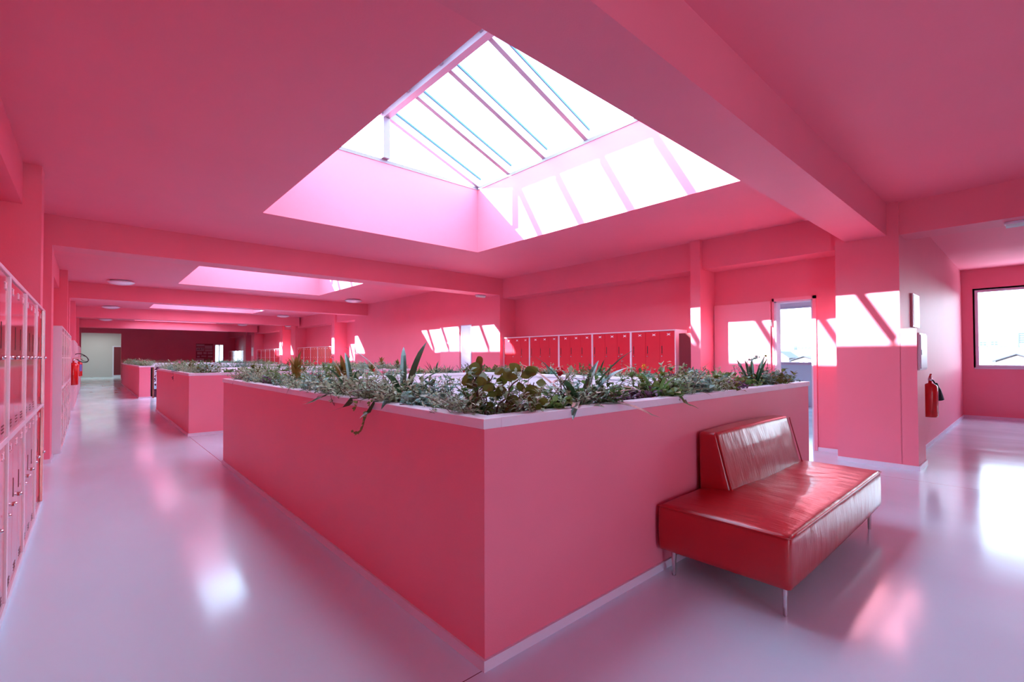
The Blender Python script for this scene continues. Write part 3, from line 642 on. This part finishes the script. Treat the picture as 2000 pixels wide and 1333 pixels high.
def drape(b, loc, rz, s):                                      # leaves lie over the coping instead of running through it
    X0, X1, Y0, Y1 = PL[0] if loc[1] < 7.3 else PL[1]; c, q = math.cos(rz), math.sin(rz); out = []
    for v in b.v:
        x = loc[0] + s * (v[0] * c - v[1] * q); y = loc[1] + s * (v[0] * q + v[1] * c); z = loc[2] + s * v[2]
        e = min(x - X0, X1 - x, y - Y0, Y1 - y)               # distance inwards from the outer face
        if -.022 < e < .10 or RW - .09 < e < RW + .02: z = max(z, 1.127)
        elif .10 <= e <= RW - .09: z = max(z, 1.05)
        if e < -.022 and z < 1.08: z = 1.08 - (1.08 - z) * .4
        out.append((v[0], v[1], (z - loc[2]) / s))
    b.v = out; return b
def thing_plant(name, cat, b, mats, loc, rz, label, group=None, s=1.0):
    b = drape(b, loc, rz, s)
    o = b.build(name, mats); o.location = loc; o.rotation_euler = (0, 0, rz); o.scale = (s, s, s); return tag(o, label, cat, group)
SZ = 1.061
# low bushy plants: eight kinds, copied along the troughs
KINDS = [('pale variegated low bushy plant', 'variegated_plant', bush(1, .24, .19, 24, 20, .027, .015), [L_VAR, STEM]),
         ('pale variegated low bushy plant', 'variegated_plant', bush(2, .28, .17, 24, 19, .026, .014, arch=.3), [L_VAR, STEM]),
         ('blue-green rounded low bushy plant', 'bushy_plant', bush(3, .21, .19, 22, 20, .027, .021), [L_BLU, STEMG]),
         ('bright green ivy-leaved plant', 'ivy_plant', bush(4, .20, .19, 20, 14, .038, .035), [L_IVY, STEM]),
         ('brown-stemmed green leafy plant', 'leafy_plant', bush(5, .31, .16, 19, 21, .028, .018, arch=.15), [L_GRN, STEM]),
         ('purple-leaved low creeping plant', 'purple_plant', bush(6, .15, .17, 20, 18, .028, .014), [L_PUR, STEM]),
         ('olive round-leaved plant', 'leafy_plant', bush(7, .23, .16, 18, 16, .036, .026), [L_OLV, STEM]),
         ('blue-green rounded low bushy plant', 'bushy_plant', bush(8, .26, .17, 22, 19, .025, .018, arch=.2), [L_BLU, STEMG])]
ME = [k[2].mesh(k[1], k[3]) for k in KINDS]
rn = random.Random(11)
TR = []                                                        # trough runs: name, x0,x1,y0,y1, spacing, weights
for k, nm in ((0, 'nearest planter'), (1, 'second planter')):
    a, b_, c_, d_ = PL[k]; m0, m1 = .115, .345
    sp = .12 if k == 0 else .165
    TR.append(('left trough of the ' + nm, a + m0, a + m1, c_ + .14, d_ - .14, sp, 'V')); TR.append(('right trough of the ' + nm, b_ - m1, b_ - m0, c_ + .14, d_ - .14, sp, 'B'))
    TR.append(('near trough of the ' + nm, a + .45, b_ - .16 if k == 0 else b_ - .45, c_ + m0, c_ + m1, sp, 'M')); TR.append(('far trough of the ' + nm, a + .45, b_ - .45, d_ - m1, d_ - m0, sp, 'B'))
TR.append(('left trough of the farthest planter', 1.40, 1.56, 20.8, 32.4, .27, 'V')); TR.append(('right trough of the farthest planter', 5.54, 5.70, 20.8, 32.2, .33, 'B')); TR.append(('far trough of the farthest planter', 1.7, 5.4, 32.36, 32.46, .26, 'V'))
WT = {'V': [5, 5, 1, 1.2, 2, .5, .5, 1], 'B': [2, 1.5, 4, 1, 1.5, .4, .5, 3], 'M': [1.5, 1.5, 1.2, 3, 3, 1, 2.2, 1]}
cnt = {}
def place(k, x, y, where, s, rz=None):
    o = bpy.data.objects.new(KINDS[k][1], ME[k]); COL.objects.link(o); o.location = (x, y, SZ); o.rotation_euler = (0, 0, rn.uniform(0, 6.28) if rz is None else rz); o.scale = (s, s, s * rn.uniform(.85, 1.15))
    tag(o, KINDS[k][0] + ' in the ' + where, 'plant', KINDS[k][0] + 's in the ' + where); return o
for nm, a, b_, c_, d_, sp, wt in TR:
    alongy = (d_ - c_) > (b_ - a); t0, t1 = (c_, d_) if alongy else (a, b_); t = t0; side = 0
    gapk = 'near trough of the nearest' in nm
    while t < t1:
        side ^= 1; w0, w1 = (a, b_) if alongy else (c_, d_); q = w0 + (w1 - w0) * (.12 + .76 * side + rn.uniform(-.12, .12))
        k = rn.choices(range(8), WT[wt])[0]; s = rn.uniform(.72, 1.12)
        if gapk and t < 2.0: s *= .8; k = rn.choice([3, 3, 6, 3, 1])
        if 'right trough of the nearest' in nm: s *= .8
        if 'far trough of the nearest' in nm: s *= .8
        x, y = (q, t) if alongy else (t, q); place(k, x, y, nm, s); t += sp * rn.uniform(.75, 1.3)
# feature plants
def P(name, cat, b, mats, x, y, label, s=1.0, rz=None, group=None, z=SZ): return thing_plant(name, cat, b, mats, (x, y, z), rn.uniform(0, 6.28) if rz is None else rz, label, group, s)
ST = [strap(21), strap(22, 12, .30, .030, .6, .9, .3), strap(23, 20, .46, .040, 1.0, 2.0), strap(24, 13, .28, .036, .7, 1.0)]
P('strap_leaf_plant', 'plant', ST[0], L_DRK, 1.56, 6.75, 'dark strap-leaved plant drooping over the far left end of the nearest planter', .85)
P('strap_leaf_plant', 'plant', ST[2], L_DRK, 1.58, 4.45, 'dark strap-leaved plant halfway along the left trough of the nearest planter', .75)
P('strap_leaf_plant', 'plant', ST[2], L_DRK, 1.55, 3.62, 'large drooping dark strap-leaved plant hanging over the left coping of the nearest planter', 1.0, 1.1)
P('strap_leaf_plant', 'plant', strap(27, 18, .50, .042, .9, 1.5), L_DRK, 1.60, 2.90, 'tall grey-green strap-leaved plant with a long arching leaf, left trough near the corner', 1.1, .4)
P('strap_leaf_plant', 'plant', strap(28, 20, .44, .050, .9, 1.4), L_DRK, 2.24, 1.88, 'broad glossy green strap-leaved plant right of the round-leaved climber', 1.1, .3)
P('strap_leaf_plant', 'plant', strap(29, 24, .36, .026, .9, 1.3), L_GRN, 3.10, 1.87, 'bright green narrow-leaved strap plant above the left end of the sofa backrest', 1.15, 2.0)
P('strap_leaf_plant', 'plant', strap(30, 10, .32, .038, .32, .4, .2), L_DRK, 4.92, 1.89, 'upright strap-leaved plant near the right end of the near trough', 1.1, 2.4)
P('strap_leaf_plant', 'plant', strap(31, 14, .34, .036, .9, .9), L_DRK, 5.60, 2.89, 'splayed strap-leaved plant in the right trough in front of the pier', 1.0, .6)
P('strap_leaf_plant', 'plant', strap(32, 14, .32, .030, .9, .9), L_BLU, 5.60, 5.30, 'pale strap-leaved plant in front of the second locker unit from the left', 1.0, 1.0)
P('strap_leaf_plant', 'plant', strap(33, 13, .34, .034, .8, .9), L_DRK, 5.60, 4.35, 'strap-leaved plant in front of the middle locker unit', .95, 1.9)
P('strap_leaf_plant', 'plant', strap(34, 12, .36, .030, .8, .9), L_BLU, 5.30, 6.96, 'pale strap-leaved plant in front of the pink wall beside the lockers', 1.0, .2)
P('spiky_dracaena', 'plant', strap(35, 30, .26, .018, .9, .5, .4), L_DRK, 4.45, 6.98, 'dark spiky rosette plant in front of the sunlit second door', 1.15)
P('spiky_dracaena', 'plant', strap(36, 26, .22, .018, .9, .4, .4), L_DRK, 4.70, 6.92, 'smaller dark spiky rosette plant beside the larger spiky rosette', 1.0)
for i, (x, y, k, s, lb) in enumerate(((1.60, 6.65, 0, 1.0, 'olive upright croton at the far left end of the nearest planter'), (1.62, 5.2, 1, 1.25, 'tall orange-tinged croton in the left trough of the nearest planter'), (1.62, 3.95, 1, 1.2, 'tall brown-tipped croton above the drooping strap-leaved plant'),
        (1.62, 4.55, 0, .8, 'small dark croton halfway along the left trough'), (5.6, 11.3, 1, 1.2, 'croton with yellow tip in the right trough of the second planter'), (5.55, 13.2, 0, 1.1, 'small dark croton in the right trough of the second planter'), (1.55, 11.6, 0, 1.3, 'upright green croton in the left trough of the second planter'), (2.4, 10.3, 0, 1.1, 'dark spiky croton in the near trough of the second planter'), (3.3, 6.98, 0, 1.1, 'dark pointed croton in the far trough of the nearest planter'), (5.58, 10.4, 0, 1.2, 'pointed croton at the near right corner of the second planter'))):
    P('croton_plant', 'plant', croton(40 + i, 17 if k else 13, .17 if k else .13, .04, .17 if k else .13), [L_CRO if k else L_OLV, STEM], x, y, lb, s)
# round-leaved climber by the near corner
def climber():
    r = empty('round_leaved_climber', (1.60, 1.92, SZ)); tag(r, 'round-leaved olive climber with twisted red-brown stems above the near corner', 'plant')
    g = random.Random(5); b = MB(); st = MB(); dirx = Vector((.74, -.67, 0)); diry = Vector((.67, .74, 0))   # across and into the trough
    paths = []
    for (ax, ay, az, bx, bz, cx, cz) in ((-.08, 0, 0, -.12, .16, .0, .24), (-.07, .01, 0, -.10, .12, .06, .19), (-.02, 0, 0, .06, .15, .16, .27), (.02, .02, 0, .12, .10, .22, .20), (-.05, -.01, 0, -.14, .20, -.06, .30), (.05, 0, 0, .14, .06, .24, .10)):
        pts = []
        for i in range(11):
            t = i / 10; x = (1 - t) ** 2 * ax + 2 * t * (1 - t) * bx + t * t * cx; z = (1 - t) ** 2 * az + 2 * t * (1 - t) * bz + t * t * cz
            pts.append(dirx * (x + .012 * math.sin(i * 1.7)) + diry * (ay + .03 * math.sin(i * .9)) + Vector((0, 0, z)))
        st.tube(pts, [.006 - .003 * i / 10 for i in range(11)], 6); paths.append(pts)
    st.build('stem', STEM, r, smooth=True)
    for pts in paths:
        for i in range(8):
            q = pts[g.randint(4, 10)]; d = (dirx * g.uniform(-1, 1) + diry * g.uniform(-.5, .5) + Vector((0, 0, g.uniform(-.7, .8)))).normalized(); L = g.uniform(.055, .085)
            b.blade(q + d * .012, d, diry * -1 + rv(g, .5), L, L * .74, .35, 6, [.12, .62, .92, 1.0, .9, .62, .12], .12)
    b.build('foliage', L_OLV, r)
climber()
# tall thin sprigs
def sprig(x, y, h, lb, seed, m=L_BLU, n=9, ll=.035):
    g = random.Random(seed); b = MB(); pts = [Vector((.01 * math.sin(i * 1.3 + seed), .01 * math.cos(i + seed), h * i / 8)) for i in range(9)]; b.tube(pts, .0028, 5, 1)
    for i in range(n):
        q = pts[2 + (i * 6) // n + (0 if i < n - 2 else 0)]; a = i * 2.2
        b.blade(q, (math.cos(a), math.sin(a), .4), (0, 0, 1), ll * g.uniform(.8, 1.3), ll * .7, .6, 4, [.3, .9, 1, .6, 0], .15, 0)
    for k in range(4): b.blade(pts[-1], (math.cos(k * 1.6), math.sin(k * 1.6), .8), (0, 0, 1), ll * .8, ll * .5, .3, 3, [.3, 1, .8, 0], .15, 0)
    return P('leafy_sprig', 'plant', b, [m, STEM], x, y, lb)
sprig(5.60, 3.92, .36, 'tall thin sprig standing before the rightmost lockers', 1)
sprig(5.62, 3.72, .22, 'short pale sprig beside the yellow-leaved plant', 2)
sprig(5.36, 1.92, .33, 'tall sprig with round leaves before the open doorway', 3, L_OLV, 8, .05)
sprig(3.62, 1.90, .26, 'dark-stemmed sprig right of the narrow-leaved strap plant', 4, L_GRN)
sprig(3.46, 1.95, .24, 'pale-leaved sprig beside the dark-stemmed sprig', 5, L_VAR)
sprig(4.42, 1.86, .24, 'bare dark-stemmed sprig above the right end of the sofa', 6, L_VAR)
sprig(2.60, 1.92, .27, 'leafy sprig left of the narrow-leaved strap plant', 7, L_IVY, 12)
sprig(2.78, 1.86, .25, 'brown-stemmed sprig leaning beside the narrow-leaved strap plant', 8, L_VAR, 12)
sprig(3.00, 6.98, .24, 'thin sprig in the far trough of the nearest planter', 9)
def flower_plant(x, y, lb, fm, seed, h=.20, s=1.0, nf=5):
    r = empty('flowering_plant', (x, y, SZ)); tag(r, lb, 'plant'); r.scale = (s, s, s)
    bush(seed, h * .9, .09, 8, 12, .036, .03).build('foliage', [L_GRN, STEMG], r)
    g = random.Random(seed); f = MB()
    f.tube([(0, 0, 0), (.01, 0, h * .6), (0, .01, h)], .003, 5, 1)
    for i in range(nf * 5):
        c = Vector((g.uniform(-.02, .02), g.uniform(-.02, .02), h + g.uniform(-.015, .03))); f.blade(c, rv(g), (0, 0, 1), .022, .02, .3, 3, [.4, 1, .9, .2], .2, 0)
    f.build('blossom', [fm, STEMG], r)
flower_plant(5.44, 6.98, 'red-flowered plant in front of the second door frame', REDF, 61, .26)
flower_plant(5.02, 6.9, 'low red-flowered plant at the inner coping of the far trough', REDF, 62, .06)
flower_plant(5.8 - .2, 6.55, 'small red-flowered plant at the far right corner of the nearest planter', REDF, 63, .05)
flower_plant(2.18, 1.98, 'dark red-flowered plant behind the broad strap-leaved plant', REDF, 64, .24)
flower_plant(3.3, 6.9, 'bright red flower low in the far trough of the nearest planter', REDF, 65, .12)
flower_plant(1.45, 12.4, 'pink-flowered plant in the left trough of the second planter', PINKF, 66, .24)
flower_plant(1.62, 11.0, 'red-budded plant in the left trough of the second planter', REDF, 67, .14, .8, 2)
flower_plant(5.62, 3.58, 'yellow-leaved plant before the lockers, beside the tall sprig', YELF, 68, .20)
flower_plant(2.62, 1.80, 'pink-leaved creeping plant by the front coping', PINKF, 69, .03, .8, 3)
# trailing vines over the coping
def vine(pts, lb, m, seed, ll=.022):
    g = random.Random(seed); r = empty('trailing_vine', pts[0]); tag(r, lb, 'plant'); o = Vector(pts[0])
    q = [Vector(p) - o for p in pts]; fine = []
    for i in range(len(q) - 1):
        for k in range(5): fine.append(q[i].lerp(q[i + 1], k / 5) + rv(g, .004))
    fine.append(q[-1]); st = MB().tube(fine, .0016, 5); st.build('stem', STEM, r)
    b = MB()
    for i, p in enumerate(fine[3:]):
        for k in range(2 if i % 3 == 0 else 1):
            if g.random() < .55: b.blade(p, Vector((-.6, g.uniform(-1, 1), g.uniform(-.6, .5))), (-1, 0, .3), ll * g.uniform(.7, 1.4), ll * .95, .4, 4, [.4, 1, .8, .55, 0], .12)
    b.build('foliage', m, r)
vine([(1.50, 2.72, 1.07), (1.38, 2.74, 1.15), (1.29, 2.75, 1.12), (1.285, 2.80, 1.02), (1.285, 2.86, .94), (1.285, 2.93, .905), (1.285, 2.99, .92)], 'ivy vine trailing down the left face of the nearest planter', L_IVY, 3)
vine([(1.50, 2.86, 1.07), (1.38, 2.90, 1.14), (1.29, 2.93, 1.12), (1.285, 2.96, 1.06)], 'short ivy tendril hanging over the left coping of the nearest planter', L_IVY, 4)
vine([(1.50, 15.2, 1.07), (1.36, 15.2, 1.15), (1.275, 15.2, 1.1), (1.27, 15.22, .8), (1.272, 15.2, .55)], 'long dark vine hanging down the far left corner of the second planter', L_PUR, 5, .05)
vine([(1.50, 15.0, 1.07), (1.36, 15.0, 1.15), (1.275, 15.0, 1.1), (1.27, 15.05, .85), (1.272, 15.0, .66)], 'second dark vine on the far left corner of the second planter', L_PUR, 6, .05)
vine([(1.50, 12.1, 1.07), (1.38, 12.0, 1.14), (1.285, 11.9, 1.12), (1.28, 11.8, 1.0), (1.28, 11.75, .92)], 'thin tendril hanging on the left face of the second planter', L_PUR, 7, .03)
vine([(2.0, 1.93, 1.07), (1.72, 1.98, 1.22), (1.60, 2.12, 1.30), (1.62, 2.2, 1.34)], 'thin ivy tendril rising against the white inner wall', L_IVY, 8, .04)
vine([(4.85, 1.90, 1.07), (4.6, 1.9, 1.30), (4.9, 1.92, 1.36), (5.15, 1.95, 1.38), (5.25, 1.95, 1.40)], 'thin arching tendril above the near trough by the doorway', L_BLU, 9, .03)
# the fallen dry leaves near the corner
for i, (x, y) in enumerate(((1.72, 1.83), (1.83, 1.82), (1.95, 1.86))):
    b = MB().blade((0, 0, 0), (.7, -.6, .9), (-.6, -.7, .2), .075, .065, .6, 5, [.3, .9, 1, .9, .5, 0], .2); o = b.build('dry_leaf', DRY); o.location = (x, y, SZ + .003)
    tag(o, ['large curled brown leaf beside the round-leaved climber', 'middle curled brown leaf near the front corner', 'curled brown leaf nearest the broad strap-leaved plant'][i], 'leaf')

# ---------------------------------------------------------------- outside
GRND = mat('dry_field', (.050, .055, .050), .9, noise=.5, nscale=.03, col2=(.028, .036, .034))
BLDG = mat('pale_concrete', (.30, .32, .33), .7, noise=.05, nscale=.1)
BWIN = mat('blue_glazing', (.012, .028, .045), .5)
BRICK = mat('pale_brick', (.10, .08, .08), .8, noise=.2, nscale=.5)
ROOF = mat('grey_roof', (.022, .026, .04), .7)
b = MB(); xs = [30, 120, 200, 330, 470, 620, 900, 1500]; zs = [-9, -8, -6.5, -1, 4, 9.5, 14, 16]
for i in range(len(xs) - 1): b.poly([(xs[i], -900, zs[i]), (xs[i + 1], -900, zs[i + 1]), (xs[i + 1], 1200, zs[i + 1]), (xs[i], 1200, zs[i])])
struct(b.build('ground_outside', GRND), 'dry grassy slope seen through the windows', 'ground')
def block(x, y0, y1, z0, z1, dep, label, cols=0, rows=0, c0=0):
    r = empty('distant_building', (x, (y0 + y1) / 2, z0)); tag(r, label, 'building'); w = (y1 - y0) / 2
    MB().box(0, dep, -w, w, -4, z1 - z0).build('wall', BLDG, r)
    for i in range(cols):
        for j in range(rows):
            y = -w + c0 + (2 * w - c0) * (i + .1) / cols; z = (z1 - z0) * (.22 + .7 * j / rows)
            MB().box(-.12, 0, y, y + (2 * w - c0) / cols * .8, z, z + (z1 - z0) * .7 / rows * .72).build('window_pane', BWIN, r)
block(600, -48, 10.5, 9.2, 22.5, 30, 'white modern block with blue glazed grid seen through the corridor window', 8, 5, 0)
block(598, 10.6, 17.5, 9.2, 21.5, 26, 'blank white wing beside the glazed block')
block(620, 23.5, 28.5, 9.5, 15.5, 12, 'small white block left of the glazed block, the nearer one', 2, 2)
block(622, 31, 36, 9.5, 15.2, 12, 'leftmost small white block on the hill', 2, 2)
block(600, 186, 203, -2, 17, 14, 'white apartment block seen through the open doorway')
block(600, 168, 182, -2, 13.5, 14, 'lower block with blue windows seen at the right of the doorway', 4, 4)
block(606, 204, 214, -2, 9, 14, 'low pale block at the left of the doorway view', 3, 2)
def house(x, y, w, ze, za, label):
    r = empty('distant_house', (x, y, ze)); tag(r, label, 'house')
    b = MB(); b.box(0, 12, -w, w, -7, 0); b.poly([(0, -w, 0), (0, w, 0), (0, 0, za - ze)][::-1]); b.poly([(12, -w, 0), (12, w, 0), (12, 0, za - ze)]); b.build('wall', BRICK, r)
    q = MB(); q.bar((-.5, 0, za - ze + .05), (-.5, w + .6, -.25), .001, .25, side=Vector((1, 0, 0)))
    for s_ in (1, -1):
        a, c = (0, za - ze), (s_ * (w + .5), -.3)
        q.poly([(-.6, a[0], a[1] + .25), (12.4, a[0], a[1] + .25), (12.4, c[0], c[1] + .25), (-.6, c[0], c[1] + .25)]); q.poly([(-.6, a[0], a[1]), (-.6, c[0], c[1]), (-.6, c[0], c[1] + .25), (-.6, a[0], a[1] + .25)])
    q.build('roof', ROOF, r)
    for yy in (-1.4, .4): MB().box(-.08, 0, yy, yy + 1.0, -1.2, .1).build('window_pane', PLATE, r)
house(200, 4.0, 4.2, -.1, 1.7, 'brick gabled house below the corridor window')
house(178, 14.5, 5.0, -2.4, -.2, 'low roofed house left of the brick gabled house')
house(200, 58.6, 4.2, -.1, 1.2, 'gabled house at the foot of the doorway view')
house(230, 76.5, 3.4, .6, 3.2, 'steep gabled house behind the first in the doorway view')
# unseen panel and area lamp added to brighten the lobby beyond the doorway
r = empty('added_lobby_light', (.4, 43.0, CZ)); tag(r, 'unseen fill light panel added to brighten the grey lobby', 'ceiling light'); MB().box(-1.1, 1.1, -2.2, 2.2, -.05, 0).build('housing', METALW, r)
ld = bpy.data.lights.new('lobby_fill', 'AREA'); ld.shape = 'RECTANGLE'; ld.size = 2.1; ld.size_y = 4.3; ld.energy = 32; ld.color = (.95, 1, .95); lo = bpy.data.objects.new('lobby_fill', ld); COL.objects.link(lo); lo.parent = r; lo.location = (0, 0, -.06)
